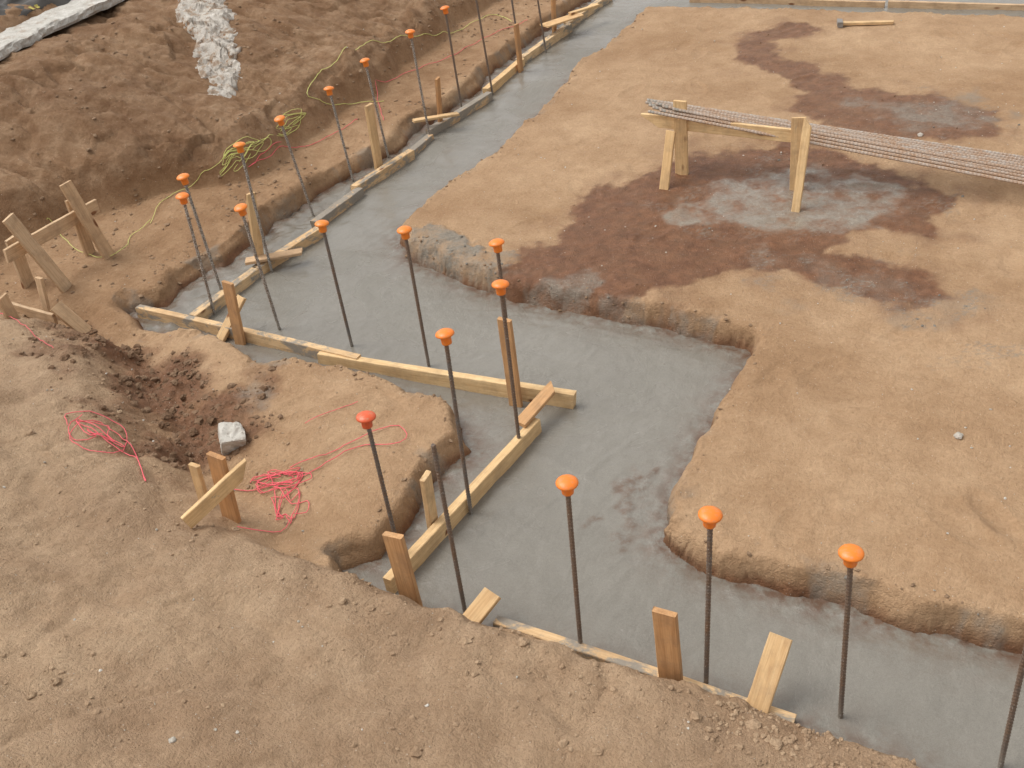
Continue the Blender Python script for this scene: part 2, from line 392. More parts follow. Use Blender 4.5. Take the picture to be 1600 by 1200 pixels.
# ---------------------------------------------------------------- fresh concrete in the trench
cx = axis([(-5.3,.5,.014),(.5,3.5,.06)]); cy = axis([(1.4,5.2,.014),(5.2,11.25,.024)])
GX, GY = np.meshgrid(cx, cy); X = GX.ravel(); Y = GY.ravel()
sdc = poly_sd(X, Y, outline, 1.)
zc = .007*fbm(X,Y,1.3,2,205)+.004*fbm(X*.35,Y,5,2,201)+.0026*fbm(X,Y,12,3,207)+.0014*fbm(X,Y,38,2,209)
md = sst(-(poly_sd(X,Y,mudP)+.12*fbm(X,Y,4,4,221))/.06+.5)
rg = np.abs(fbm(X,Y,4,4,225)); zc = zc+md*(.012*np.clip(.2-rg,0,1)*3-.004)
out_form = sst((-4.28-X)/.06)
zc = zc+out_form*(.014*fbm(X,Y,7,3,211)+.004)
zc = zc+.014*np.clip(fbm(X,Y,8,4,213),0,1)*np.exp(-np.abs(sdc)/.07)
# trowel ridges
for (xa, ya, xb, yb) in ((-3.1,4.1,-1.9,4.35),(-2.9,3.85,-1.6,3.9),(-2.2,3.3,-1.3,3.0),(-1.7,2.6,-1.3,3.6),(-.9,2.4,-.1,2.6),(-3.8,4.4,-3.5,5.6),(-1.9,3.9,-1.75,4.4),(-2.5,4.25,-1.5,4.2),(-1.2,2.5,-1.0,2.9),(-3.6,3.9,-2.8,4.3),(-3.9,5.2,-3.6,6.6)):
    ex, ey = xb-xa, yb-ya; L = math.hypot(ex, ey)
    t = ((X-xa)*ex+(Y-ya)*ey)/L; d = ((X-xa)*ey-(Y-ya)*ex)/L + .05*np.sin(t*2.)
    zc = zc+.0030*np.exp(-(d/.010)**2)*sst(t/.1)*sst((L-t)/.1)
F = gridfaces(len(cx), len(cy)); keep = (sdc[F] < .22).all(axis=1); F = F[keep]
used = np.unique(F); remap = np.zeros(len(X), np.int64); remap[used] = np.arange(len(used))
me = fastmesh('footing_concrete', np.stack([X,Y,zc],1)[used], remap[F])
ed = np.clip(np.maximum(1.2*np.exp(-np.abs(np.minimum(sdc,0))/.07), .9*md*np.clip(1.6-rg*5,0,1)),0,1)
a = me.attributes.new('edge', 'FLOAT', 'POINT'); a.data.foreach_set('value', ed[used].astype(np.float32))
o = link('footing_concrete', me, M_con); tag(o, 'wet grey concrete freshly poured in the stepped footing trench', 'concrete', None, 'structure')
# ---------------------------------------------------------------- planks and stakes
def plank(name, p0, p1, wdir, w, t, mat, parent=None, point0=0, point1=0, warp=.004):
    d = p1-p0; L = d.length; xa = d.normalized()
    wa = (wdir-xa*wdir.dot(xa)).normalized(); ta = xa.cross(wa)
    M = Matrix((( xa.x,wa.x,ta.x,0),(xa.y,wa.y,ta.y,0),(xa.z,wa.z,ta.z,0),(0,0,0,1)))
    M.translation = (p0+p1)/2
    st = list(np.linspace(-L/2, L/2, max(4, int(L/.05))))
    if point1: st = [s for s in st if s < L/2-point1] + [L/2-point1, L/2-point1*.5, L/2]
    if point0: st = [-L/2, -L/2+point0*.5, -L/2+point0]+[s for s in st if s > -L/2+point0]
    ch = min(.0028, t*.2); V = []; F = []
    ph = random.uniform(0,6); ph2 = random.uniform(0,6)
    side = random.choice((-1,1))
    skew = random.uniform(-.006,.006)
    for k, s in enumerate(st):
        k0 = 1.; offw = 0
        if point1 and s > L/2-point1:
            f = (s-(L/2-point1))/point1; k0 = 1-.88*f; offw = side*w*.38*f
        if point0 and s < -L/2+point0:
            f = ((-L/2+point0)-s)/point0; k0 = 1-.88*f; offw = side*w*.38*f
        hw = w/2*k0*(1+random.uniform(-.015,.015)); ht = t/2*(1+random.uniform(-.03,.03))
        dy = warp*math.sin(s*2.1+ph)+offw; dz = warp*math.sin(s*1.7+ph2)
        c = min(ch, hw*.4)
        for (a, b) in ((-hw+c,-ht),(hw-c,-ht),(hw,-ht+c),(hw,ht-c),(hw-c,ht),(-hw+c,ht),(-hw,ht-c),(-hw,-ht+c)):
            e = random.uniform(-.0025,.0025)+skew*a/hw if k in (0, len(st)-1) else 0
            V.append((s+e, a+dy, b+dz))
    for k in range(len(st)-1):
        for j in range(8):
            a = k*8+j; b = k*8+(j+1) % 8
            F.append((a, b, b+8, a+8))
    me = bpy.data.meshes.new(name)
    F.append(tuple(range(7,-1,-1))); F.append(tuple((len(st)-1)*8+j for j in range(8)))
    me.from_pydata(V, [], F); me.update()
    bm = bmesh.new(); bm.from_mesh(me); bmesh.ops.recalc_face_normals(bm, faces=bm.faces); bm.to_mesh(me); bm.free()
    return link(name, me, mat, M, parent)
UP = Vector((0,0,1)); AX = Vector((1,0,0)); AY = Vector((0,1,0))
def board(p0, p1, label, mat, group='form boards along the footing', w=.089, t=.042, drop=0):
    h = Vector((0,0,w/2))
    return tag(plank('form_board', p0-h, p1-h, UP, w, t, mat), label, 'board', group)
# board across the wide footing (two lengths)
board(at(214,477,.072), at(560,557,.074), 'mud streaked form board whose left end pokes out past the corner stake', M_pineS)
board(at(505,541,.070)+Vector((0,-.046,0)), at(897,615,.082), 'long yellow form board ending free in the wet concrete at the middle', M_pine)
board(at(838,652,.080), at(606,905,.080), 'pale form board running from the nailed cleat down to the near corner', M_pine)
board(at(772,968,.048), at(1240,1122,.048), 'form board half buried along the near bank in front', M_pineS)
# long line of boards beside the far footing
sg = [((300,492),(398,418),'short form board at the near end of the long left row',M_pineS,.065),
      ((398,417),(498,355),'bowed form board second in the long left row, wood mostly clean',M_pineS,.065),
      ((490,346),(562,292),'concrete caked form board just beyond the bowed one',M_pineSS,.06),
      ((552,291),(642,233),'sawn form board beside the wet puddle at the tall stake foot',M_pineS,.068),
      ((638,238),(672,210),'short buried form board caked in concrete beyond the tall stake',M_pineSS,.04),
      ((668,201),(764,143),'form board curving past the small flat wood scrap',M_pineSS,.068),
      ((758,138),(814,90),'clean form board ending at the stake near the top',M_pine,.072),
      ((808,92),(890,36),'form board second from the top end of the left row',M_pineS,.072),
      ((884,36),(952,-12),'topmost form board of the long left row',M_pineS,.072)]
for a, b, lab, m, zt in sg:
    board(at(*a,zt), at(*b,zt), lab, m, t=.058)
for k in range(3):
    board(Vector((-3.35+1.9*k,10.15+.012*(k%2),.055)), Vector((-1.48+1.9*k,10.15+.012*(k%2),.055)), ('leftmost','middle','rightmost')[k]+' form board of the row at the far edge of the site', M_old, 'far form boards', t=.035)
def stake(base, top, wdir, w, t, mat, label, point=0, name='stake', cat='stake', group='wooden stakes holding the forms', bury=.1):
    d = (top-base).normalized()
    b = base-d*bury
    return tag(plank(name, b, top, wdir, w, t, mat, None, 0, point, .002), label, cat, group)
def vst(bpx, tpx, z, wdir, w, t, mat, label, **k):
    b = at(*bpx, z); return stake(b, rise(b, *tpx), wdir, w, t, mat, label, **k)
vst((376,533),(356,441),.02,AX,.07,.022,M_stake,'brown stake at the left corner where the two board rows meet')
stake(at(346,528,.02), at(378,464,.20), AX, .06,.022, M_stakeL, 'pale slanted brace leaning beside the left corner stake', name='brace', cat='brace')
vst((407,412),(391,302),.03,AY,.075,.022,M_stakeL,'tall pale stake behind the bowed board, second from the left corner')
tag(plank('cleat', at(384,408,.09), at(472,392,.08), AY,.07,.02,M_old), 'flat wood cleat at the foot of the second stake', 'cleat')
vst((592,262),(576,164),.02,AY,.085,.025,M_stakeL,'tall thick stake halfway along the long left row')
vst((688,190),(683,122),.06,AY,.05,.022,M_stake,'thin brown stake standing on the flat wood scrap')
tag(plank('wood_scrap', at(646,190,.13), at(716,178,.12), AY,.05,.02,M_stakeL), 'flat wood scrap under the thin brown stake', 'wood scrap')
vst((813,108),(806,38),.03,AY,.065,.024,M_stake,'brown stake near the top of the left row')
vst((866,42),(864,-12),.05,AY,.065,.024,M_stake,'topmost stake of the left row, cut by the frame')
tag(plank('wood_scrap', at(850,40,.15), at(905,22,.17), AY,.16,.015,M_stakeL), 'flat pale offcut lying beside the topmost stake', 'wood scrap')
tag(plank('wood_scrap', at(890,22,.18), at(935,8,.17), AX,.05,.022,M_pine), 'narrow pale offcut by the topmost form board', 'wood scrap')
vst((806,632),(788,499),.0,AX,.068,.024,M_stake,'brown stake against the free end of the long yellow board')
tag(plank('cleat', at(812,662,.092), at(868,600,.135), AX,.064,.022,M_stake,None,0,.05), 'pointed brown cleat nailed across the corner of two boards', 'cleat')
vst((678,832),(664,744),.0,AY,.06,.024,M_stakeL,'short pale stake behind the near sloping board')
vst((648,955),(614,836),.0,AX,.085,.024,M_stake,'brown stake at the near corner beside the dirt bank',bury=.05)
stake(at(728,978,.06), at(770,926,.14), AX,.075,.022,M_stakeL,'short pale brace poking up over the near bank',name='brace',cat='brace')
vst((1050,1066),(1039,956),.04,AX,.082,.026,M_stake,'brown square topped stake in front between two capped bars')
stake(at(1180,1118,.04), at(1221,994,.24), AX,.078,.022,M_stakeL,'pale plank leaning out over the concrete in the near corner',name='brace',cat='brace')
# ---------------------------------------------------------------- batter boards
def nail(p, n, parent):
    bm = bmesh.new(); bmesh.ops.create_cone(bm, cap_ends=True, segments=10, radius1=.006, radius2=.005, depth=.004)
    me = bpy.data.meshes.new('nail'); bm.to_mesh(me); bm.free()
    M = n.to_track_quat('Z','Y').to_matrix().to_4x4(); M.translation = p
    return link('nail', me, M_iron, M, parent)
b0 = hit(1063,275); b1 = hit(1243,300)
r = thing('batter_board', (b0+b1)/2, 'pine batter board with pointed left end carrying the loose bars', 'batter board', 'batter boards')
cp0, cp1 = at(1003,186,.47), at(1260,213,.47)
plank('crosspiece', cp0, cp1, UP, .085, .022, M_pine, r, .12, 0)
def pst(base, top, wd, w, t, mat, parent, name='leg', point=0):
    d = (top-base).normalized(); return plank(name, base-d*.08, top, wd, w, t, mat, parent, 0, point, .002)
bk = Vector((0,.026,0))
pst(b0+bk, rise(b0,1060,160)+bk, AX,.085,.022,M_pine,r)
q = hit(1037,295); pst(q, at(1050,202,.47)-bk*.95, AX,.06,.022,M_pine,r,'brace')
pst(b1+bk, rise(b1,1246,186)+bk, AX,.085,.022,M_stakeL,r)
q = hit(1243,330); pst(q, rise(hit(1250,306),1266,181)-bk*1.5, AX,.05,.022,M_pine,r,'brace',.05)
for px, py in ((1056,190),(1066,197),(1238,208),(1250,214)):
    p = at(px,py,.47); p.y = cp0.y-.014; nail(p, Vector((0,-1,0)), r)
# left cluster
q0 = hit(172,402); q1 = hit(105,452)
r = thing('batter_board', (q0+q1)/2, 'weathered batter board with two long leaning planks below the back bank', 'batter board', 'batter boards')
plank('crosspiece', at(152,321,.42), at(10,402,.42), UP, .085,.024,M_old,r)
pst(q0, rise(q0,102,286)+Vector((0,0,.0)), AY,.085,.024,M_old,r,'leg')
pst(q1, rise(q1,12,340), AY,.085,.024,M_old,r,'leg')
q = hit(147,398); pst(q+Vector((-.03,0,0)), rise(q,116,312)+Vector((-.03,0,0)), AY,.08,.022,M_old,r,'leg')
q = hit(50,446); pst(q+Vector((-.03,0,0)), rise(q,22,372)+Vector((-.03,0,0)), AY,.085,.024,M_old,r,'leg')
q2 = hit(76,497)
r = thing('batter_board', q2, 'low broken batter board at the left edge with a short propped stake', 'batter board', 'batter boards')
plank('crosspiece', at(-40,462,.20), at(86,498,.17), UP,.07,.022,M_old,r)
pst(q2, rise(q2,60,434), AX,.05,.022,M_old,r,'leg')
pst(hit(135,520), at(86,478,.24), AY,.085,.022,M_old,r,'brace')
pst(hit(20,497), rise(hit(20,497),2,464), AY,.07,.022,M_old,r,'leg')
q3 = at(366,822,.12)
r = thing('batter_board', q3, 'crossed stakes wound with pink twine in the hollow', 'batter board', 'batter boards')
t3 = rise(q3,338,712)
pst(q3, t3, AX,.085,.024,M_stake,r,'leg')
def toward(p, k):  # shift a point a little out of the stake's face, to the near side
    return p+Vector((-p.x, -p.y, 0)).normalized()*k
e1 = toward(rise(q3,386,716), .035); e0 = toward(rise(q3,284,800), .075)
plank('crosspiece', e0, e1, UP, .07,.022,M_pine,r,0,.07)
q5 = at(326,806,.14)+Vector((-.03,.03,0)); pst(q5, rise(q5,304,726), AX,.05,.022,M_stakeL,r,'leg')
# ---------------------------------------------------------------- reinforcing bars
def bar_mesh(L, r=.0085, pitch=.0055, bend=0.):
    seg = 8; n = int(L/pitch); V = []
    for k in range(n+1):
        rr = r*(1.14 if k % 2 else .90); bx = bend*math.sin(math.pi*k/n)
        for j in range(seg):
            a = 2*math.pi*j/seg; q = rr*(1.12 if j % 4 == 0 else 1)
            V.append((q*math.cos(a)+bx, q*math.sin(a), L*k/n+.0016*math.sin(a*2)))
    i = np.arange(n)[:,None]*seg; j = np.arange(seg)[None,:]
    F = np.stack([(i+j), (i+(j+1)%seg), (i+(j+1)%seg+seg), (i+j+seg)], -1).reshape(-1,4).tolist()
    F.append([n*seg+j for j in range(seg)]); F.append([j for j in range(seg-1,-1,-1)])
    me = bpy.data.meshes.new('bar')
    me.from_pydata(V, [], F); me.update()
    return me
def cap_mesh():
    prof = [(0,-.042),(.0175,-.046),(.0195,-.045),(.0205,-.038),(.0215,-.008),(.024,-.0065),(.034,-.0065),(.0368,-.005),(.0372,-.001),(.035,.003),(.029,.0075),(.021,.011),(.012,.0130),(.004,.0138),(0,.0138)]
    seg = 40; V = []; F = []
    for k,(r,z) in enumerate(prof):
        for j in range(seg):
            a = 2*math.pi*j/seg
            q = r*(.94 if (k in (1,2,3,4) and j % 5 == 0) else 1)
            V.append((q*math.cos(a), q*math.sin(a), z))
    for k in range(len(prof)-1):
        for j in range(seg):
            F.append((k*seg+j, k*seg+(j+1)%seg, (k+1)*seg+(j+1)%seg, (k+1)*seg+j))
    me = bpy.data.meshes.new('cap'); me.from_pydata(V, [], F); me.update()
    bm = bmesh.new(); bm.from_mesh(me); bmesh.ops.remove_doubles(bm, verts=bm.verts, dist=1e-5); bmesh.ops.recalc_face_normals(bm, faces=bm.faces); bm.to_mesh(me); bm.free()
    me.polygons.foreach_set('use_smooth', [True]*len(me.polygons))
    return me
CAP = cap_mesh(); CAPR = CAP.copy(); CAP.materials.append(M_cap); CAPR.materials.append(M_capR)
G_BAR = 'capped reinforcing bars standing in the footing'
bars = [((335,490),(285,307),1,'nearest of the pair of bars at the left corner, lower cap'),
 ((350,466),(286,277),1,'farther of the pair of bars at the left corner, higher cap'),
 ((437,515),(376,325),1,'concrete splashed bar standing between the left corner stake and the yellow board'),
 ((425,425),(374,227),1,'bar rising beside the tall pale stake behind the bowed board'),
 ((490,338),(437,186),1,'bar whose orange cap stands against the yellow twine tangle'),
 ((550,541),(503,350),0,'bar in open concrete left of the middle, before the grey spread'),
 ((552,283),(514,139),1,'bar left of the tall thick stake in the long row'),
 ((607,246),(570,95),1,'bar just right of the tall thick stake in the long row'),
 ((672,218),(641,50),1,'bar left of the thin brown stake in the long row'),
 ((722,172),(695,13),0,'farthest bar whose orange cap still shows at the top'),
 ((770,148),(740,-24),0,'bar running out of the top of the view, leftmost of three'),
 ((815,100),(790,-62),0,'bar running out of the top of the view, middle of three'),
 ((853,82),(828,-80),0,'bar running out of the top of the view, rightmost of three'),
 ((670,571),(632,360),0,'bar beside the yellow board, cap in front of the crumbled edge'),
 ((804,606),(776,380),0,'bar behind the brown stake, higher of two caps in line'),
 ((813,704),(782,445),0,'bar by the pointed cleat, lower of two caps in line'),
 ((736,803),(695,522),0,'bar through the middle of the near sloping board'),
 ((629,885),(572,652),2,'bar with the reddest cap, over the dirt island'),
 ((727,957),(677,695),3,'bare reinforcing bar without any cap near the near corner'),
 ((908,1017),(886,755),0,'bar with large cap centred in the near concrete, left of three'),
 ((1103,1077),(1110,805),0,'bar between the brown square stake and the leaning plank'),
 ((1313,1121),(1330,865),0,'bar right of the leaning plank in the near concrete'),
 ((1563,1197),(1628,905),0,'dark bar cut off by the right bottom corner')]
for bp, tp, kind, lab in bars:
    b = at(*bp, 0); t = rise(b, *tp)
    r = thing('reinforcing_bar', b, lab, 'rebar', G_BAR)
    d = (t-b); qn = d.to_track_quat('Z','Y').to_matrix().to_4x4(); L = d.length
    M = qn.copy(); M.translation = b-d.normalized()*.06
    me = bar_mesh(L+.06-(.01 if kind != 3 else 0), pitch=.0075)
    link('bar', me, M_barS if kind == 1 else M_bar, M, r)
    if kind != 3:
        M = qn.copy(); M.translation = t+d.normalized()*.004
        link('cap', CAPR if kind == 2 else CAP, None, M @ Matrix.Rotation(random.uniform(-.1,.1),4,'X') @ Matrix.Rotation(random.uniform(-.1,.1),4,'Y'), r)
# loose bundle on the batter board
LB = [(0,156,.575,1600,246,.25),(6,158,.575,1600,250,.25),(-2,160,.57,1600,254,.25),(14,162,.58,1600,258,.255),(3,164,.57,1600,262,.25),(24,166,.58,1600,266,.255),(9,168,.57,1600,271,.25),(40,170,.58,1600,276,.25),(20,172,.57,1600,281,.25),(2,174,.57,1600,287,.25)]
for dx, y0, z0, x1, y1, z1 in LB:
    p = at(1011+dx, y0, z0); qq = at(x1, y1, z1)
    e = p+(qq-p)*random.uniform(1.16,1.26)
    d = e-p; M = d.to_track_quat('Z','Y').to_matrix().to_4x4(); M.translation = p
    o = link('loose_bar', bar_mesh(d.length, .0098, .011, 0), M_barL, M)
    tag(o, 'loose rusty grey bar in the bundle resting on the pine batter board', 'rebar', 'loose bars on the batter board')
# ---------------------------------------------------------------- twine
def tube(name, pts, r, mat, label, group, closed=False, seg=6):
    pts = [Vector(p) for p in pts]; P = []
    for i in range(len(pts)-1):
        p0 = pts[max(i-1,0)]; p1 = pts[i]; p2 = pts[i+1]; p3 = pts[min(i+2,len(pts)-1)]
        n = max(2, int((p2-p1).length/.03))
        for k in range(n):
            t = k/n
            P.append(.5*((2*p1)+(-p0+p2)*t+(2*p0-5*p1+4*p2-p3)*t*t+(-p0+3*p1-3*p2+p3)*t**3))
    P.append(pts[-1])
    x = np.array([p.x for p in P]); y = np.array([p.y for p in P]); zz = np.maximum(terrain(x,y)[0], .002)
    zp = np.convolve(np.pad(zz, 2, mode='edge'), np.ones(5)/5, mode='valid')
    jx = .008*fbm(np.arange(len(P))*.31, x*0, 1., 2, 801); jy = .008*fbm(np.arange(len(P))*.31, x*0, 1., 2, 803)
    for i, p in enumerate(P):
        p.x += jx[i]; p.y += jy[i]
        p.z = max(zz[i], zp[i])+.010+.005*math.sin(i*.7)
    V = []; F = []
    for i, p in enumerate(P):
        d = (P[min(i+1,len(P)-1)]-P[max(i-1,0)])
        if d.length < 1e-6: d = Vector((1,0,0))
        d.normalize(); s = d.cross(UP); s = s.normalized() if s.length > 1e-4 else Vector((1,0,0)); u = s.cross(d)
        for j in range(seg):
            a = 2*math.pi*j/seg; V.append(p+s*math.cos(a)*r+u*math.sin(a)*r)
    for i in range(len(P)-1):
        for j in range(seg):
            F.append((i*seg+j, i*seg+(j+1)%seg, (i+1)*seg+(j+1)%seg, (i+1)*seg+j))
    me = bpy.data.meshes.new(name); me.from_pydata([tuple(v) for v in V], [], F); me.update()
    me.polygons.foreach_set('use_smooth', [True]*len(me.polygons))
    o = link(name, me, mat); return tag(o, label, 'twine', group)
def H2(lst): return [hit(*p) for p in lst]
def tangle(px, py, rx, ry, n, seed, a0=0.):
    rr = random.Random(seed); out = []
    a = rr.uniform(0,6)
    for k in range(n):
        a += rr.uniform(.3,1.6)*(1 if rr.random() < .8 else -1); f = rr.uniform(.15,1.)
        u, v = rx*f*math.cos(a), ry*f*math.sin(a)
        out.append((px+u*math.cos(a0)-v*math.sin(a0), py+u*math.sin(a0)+v*math.cos(a0)))
    return H2(out)
R1 = .0022; RY = .0025
tube('twine', H2([(800,36),(770,24),(720,48),(650,60),(580,68),(530,95),(495,125),(480,148),(500,158),(545,166),(600,160)]), RY, M_yel, 'yellow twine curving in a long arc up the back bench', 'yellow twine')
tube('twine', tangle(452,196,34,16,20,3,-.5)+tangle(395,243,70,13,22,4,-.6)+H2([(345,265),(310,285),(255,315),(236,350)]), RY*.75, M_yel, 'yellow twine tangled in a bunch below the back bank', 'yellow twine')
tube('twine', H2([(236,345),(225,358),(205,370),(200,385),(175,402),(145,402),(115,388),(90,362),(75,350)]), RY*.8, M_yel, 'yellow twine looped over the weathered batter board', 'yellow twine')
tube('twine', H2([(825,34),(770,55),(700,92),(640,115),(596,132),(590,150),(600,190)]), R1, M_pink, 'pink twine running along the far bench under the yellow arc', 'pink twine')
tube('twine', H2([(560,188),(510,218),(455,236),(420,250),(390,266),(400,258),(440,226)]), R1, M_pink, 'pink twine beside the yellow tangle', 'pink twine')
tube('twine', H2([(-10,485),(30,505),(60,530),(85,548)]), R1*.8, M_pink, 'pink twine at the left edge by the low broken batter board', 'pink twine')
tube('twine', H2([(108,668),(104,652),(130,645),(170,655),(200,685),(190,710),(150,708),(112,690),(125,664),(160,662),(205,700),(222,735),(228,755),(215,720),(180,700)])+tangle(162,682,48,14,20,8,.5)+H2([(120,690),(110,672),(130,650)]), R1*.9, M_pink, 'pink twine looped on top of the near bank at left', 'pink twine')
tube('twine', tangle(440,752,58,18,50,9,-.25)+tangle(452,792,30,34,26,10,-.5)+H2([(470,770),(455,815),(440,833),(400,830),(372,826)]), R1*.9, M_pink, 'pink twine heaped beside the crossed stakes in the hollow', 'pink twine')
tube('twine', H2([(455,735),(500,715),(560,690),(610,668),(632,672),(634,690),(612,698),(570,697),(520,722),(470,748),(400,768),(345,770),(318,785)]), R1*.9, M_pink, 'pink twine trailing across the dirt island in a long loop', 'pink twine')
tube('twine', H2([(478,665),(505,652),(535,638),(562,630)]), R1*.7, M_pink, 'short faint strand of pink twine on the dirt island', 'pink twine')
# ---------------------------------------------------------------- lumps
def ico(sub):
    bm = bmesh.new(); bmesh.ops.create_icosphere(bm, subdivisions=sub, radius=1)
    V = np.array([v.co[:] for v in bm.verts]); F = np.array([[v.index for v in f.verts] for f in bm.faces]); bm.free(); return V, F
def n3(P, sc, s):
    return fbm(P[:,0]+P[:,2]*.7, P[:,1]-P[:,2]*.6, sc, 3, s)
def clods(name, pts, rad, sub, mat, label, cat):
    V, F = ico(sub); n = len(pts); var = []
    for k in range(30):
        Q, _ = np.linalg.qr(RNG.normal(size=(3,3)))
        S = V @ Q.T
        S = S*(1+.55*n3(S+k*3.1, 1.5, k))[:,None]
        var.append(S*np.array([1,RNG.uniform(.6,1.1),RNG.uniform(.45,.8)]))
    var = np.array(var)[RNG.integers(0,30,n)]
    a = RNG.uniform(0,6.28,n); c, s = np.cos(a)[:,None], np.sin(a)[:,None]
    x = var[:,:,0]*c-var[:,:,1]*s; y = var[:,:,0]*s+var[:,:,1]*c
    A = np.stack([x,y,var[:,:,2]],2)*rad[:,None,None]+pts[:,None,:]
    FF = (F[None]+(np.arange(n)*len(V))[:,None,None]).reshape(-1,3)
    me = fastmesh(name, A.reshape(-1,3), FF, False)
    o = link(name, me, mat); print(name, n); return tag(o, label, cat, None, 'stuff')
def scatter(n, box, dens, rmin, rmax, pw, sink=.25, seed=0):
    rg = np.random.default_rng(seed)
    x = rg.uniform(box[0], box[1], n); y = rg.uniform(box[2], box[3], n)
    t = terrain(x, y); p = dens(x, y, t)
    k = rg.uniform(0,1,n) < p
    x = x[k]; y = y[k]; zz = t[0][k]
    r = rmin+(rmax-rmin)*rg.uniform(0,1,len(x))**pw
    return np.stack([x, y, zz+r*(.5-sink)], 1), r
cl = lambda x,y,s=0: sst((fbm(x,y,1.3,3,301+s)-.05)*3)
def crestd(x, y):
    v = np.interp(x, crest_x, crest_y)-y
    return np.exp(-((v-.05)/.16)**2)
# t: 0 z 1 wet 2 grey 3 bank 4 loose 5 sd 6 crumb 7 hollow 8 back 9 slurry
d_bank = lambda x,y,t: (t[5] > .0)*np.clip(t[4]*(t[1] < .4)*(.05+.6*cl(x,y))+.6*crestd(x,y)*(x > -3.2),0,1)
P, r = scatter(24000, (-5.6,.4,.6,4.2), d_bank, .0018, .011, 5.0, .3, seed=1)
clods('dirt_clods', P, r, 1, M_clod, 'small dry dirt clods strewn over the near bank and hollow', 'dirt clods')
P, r = scatter(1200, (-5.2,.3,.7,3.6), d_bank, .007, .021, 4., .45, seed=2)
clods('dirt_lumps', P, r, 2, M_clod, 'larger dry lumps of dirt on the near bank', 'dirt clods')
P, r = scatter(14000, (-7.1,-4.4,3.2,10.), lambda x,y,t: (t[5] > .0)*(.15+.6*cl(x,y))*(1-.6*t[8])+.5*(t[8] > .05)*(t[8] < .95), .003, .020, 5.0, .4, seed=3)
clods('bank_clods', P, r, 1, M_clodb, 'dirt clods scattered below the back bank', 'dirt clods')
P, r = scatter(9000, (-5,1.5,2.1,9.5), lambda x,y,t: (t[5] > .0)*(t[1] > .45)*(t[2] < .3)*.4*(.2+cl(x,y,3)), .002, .010, 4., .4, seed=4)
clods('damp_clods', P, r, 1, M_clodw, 'dark damp crumbs of mud on the stained dirt', 'mud crumbs')
P, r = scatter(9000, (-5,-3,2.3,3.8), lambda x,y,t: (t[5] > .0)*t[7]*.6, .003, .024, 5., .5, seed=14)
clods('hollow_clods', P, r, 2, M_clodh, 'brown loose clods filling the hollow at the left', 'mud crumbs')
P, r = scatter(2600, (-.6,.2,1.7,2.25), lambda x,y,t: (t[5] > -.03)*(t[5] < .3)*.8, .002, .013, 4., .4, seed=5)
clods('heap_clods', P, r, 1, M_clod, 'crumbly clods on the end of the near bank', 'dirt clods')
P, r = scatter(26000, (-4.4,1.5,2.2,9.5), lambda x,y,t: (t[5] > -.02)*(t[6] > .15)*t[6]*.55, .002, .012, 3.5, .35, seed=6)
clods('concrete_crumbs', P, r, 1, M_crumb, 'grey crumbs of spilled concrete on the dirt', 'concrete crumbs')
P, r = scatter(30000, (-3.6,1.5,2.4,9.5), lambda x,y,t: (t[5] > -.03)*(t[5] < .11)*.55, .002, .014, 4., .45, seed=16)
clods('edge_clods', P, r, 1, M_clodb, 'crumbled dirt along the lip of the trench', 'dirt clods')
P, r = scatter(5200, (-5.6,1.6,.6,9.5), lambda x,y,t: (t[5] > .02)*(.25+.6*cl(x,y,7)), .0016, .007, 4.5, .2, seed=8)
clods('pebbles', P, r, 1, M_peb, 'tiny pale pebbles scattered over the dirt', 'pebbles')
def rock(name, p, r, mat, label, cat, sc=(1,1,.7), seed=1, rotz=0.):
    V, F = ico(3); S = V*np.array(sc)
    S = S*(1+.28*n3(S+seed, 1.1, seed)+.07*n3(S+seed, 4, seed+4))[:,None]*r
    me = fastmesh(name, S, F, False); o = link(name, me, mat, Matrix.Translation(p) @ Matrix.Rotation(rotz,4,'Z')); return tag(o, label, cat)
rock('stone', hit(1497,684)+Vector((0,0,.008)), .018, M_peb, 'lone pale stone on the flat dirt at right', 'stone', seed=3)
rock('stone', hit(1438,212)+Vector((0,0,.006)), .018, M_peb, 'small pale stone beside the upper mud stain', 'stone', seed=5)
rock('stone', hit(270,1158)+Vector((0,0,.004)), .010, M_peb, 'small white stone low on the near bank', 'stone', seed=9)
# block
bm = bmesh.new(); bmesh.ops.create_cube(bm, size=1)
bmesh.ops.subdivide_edges(bm, edges=bm.edges[:], cuts=7, use_grid_fill=True)
for v in bm.verts:
    c = np.array([[v.co.x*3, v.co.y*3, v.co.z*3]])
    e = sum(1 for q in v.co if abs(q) > .49)
    v.co *= (1-.035*(e-1))
    v.co += v.co.normalized()*float(n3(c, .9, 5)[0])*.055
    if v.co.x+v.co.y+v.co.z > 1.0: v.co *= .9
    v.co = Vector((v.co.x*.115, v.co.y*.125, v.co.z*.11))
bmesh.ops.recalc_face_normals(bm, faces=bm.faces)
me = bpy.data.meshes.new('concrete_block'); bm.to_mesh(me); bm.free()
M = Matrix.Translation(hit(366,694)+Vector((0,.0,.035))) @ Matrix.Rotation(.75,4,'Z') @ Matrix.Rotation(.28,4,'X') @ Matrix.Rotation(.2,4,'Y')
tag(link('concrete_block', me, M_block, M), 'broken pale concrete block lying on the mud by the hollow', 'block')
# hammer
h0 = hit(1312,41); h1 = hit(1396,38)
r = thing('hammer', h0, 'wooden handled hammer lying on the far dirt', 'hammer')
plank('handle', h0+Vector((0,0,.022)), h1+Vector((0,0,.016)), AY, .04,.026, M_stakeL, r, 0, 0, .001)
dh = (h1-h0).normalized(); sd_ = dh.cross(UP)
plank('head', h0-sd_*.055+Vector((0,0,.026)), h0+sd_*.055+Vector((0,0,.026)), dh, .045,.042, M_iron, r, 0, 0, 0)
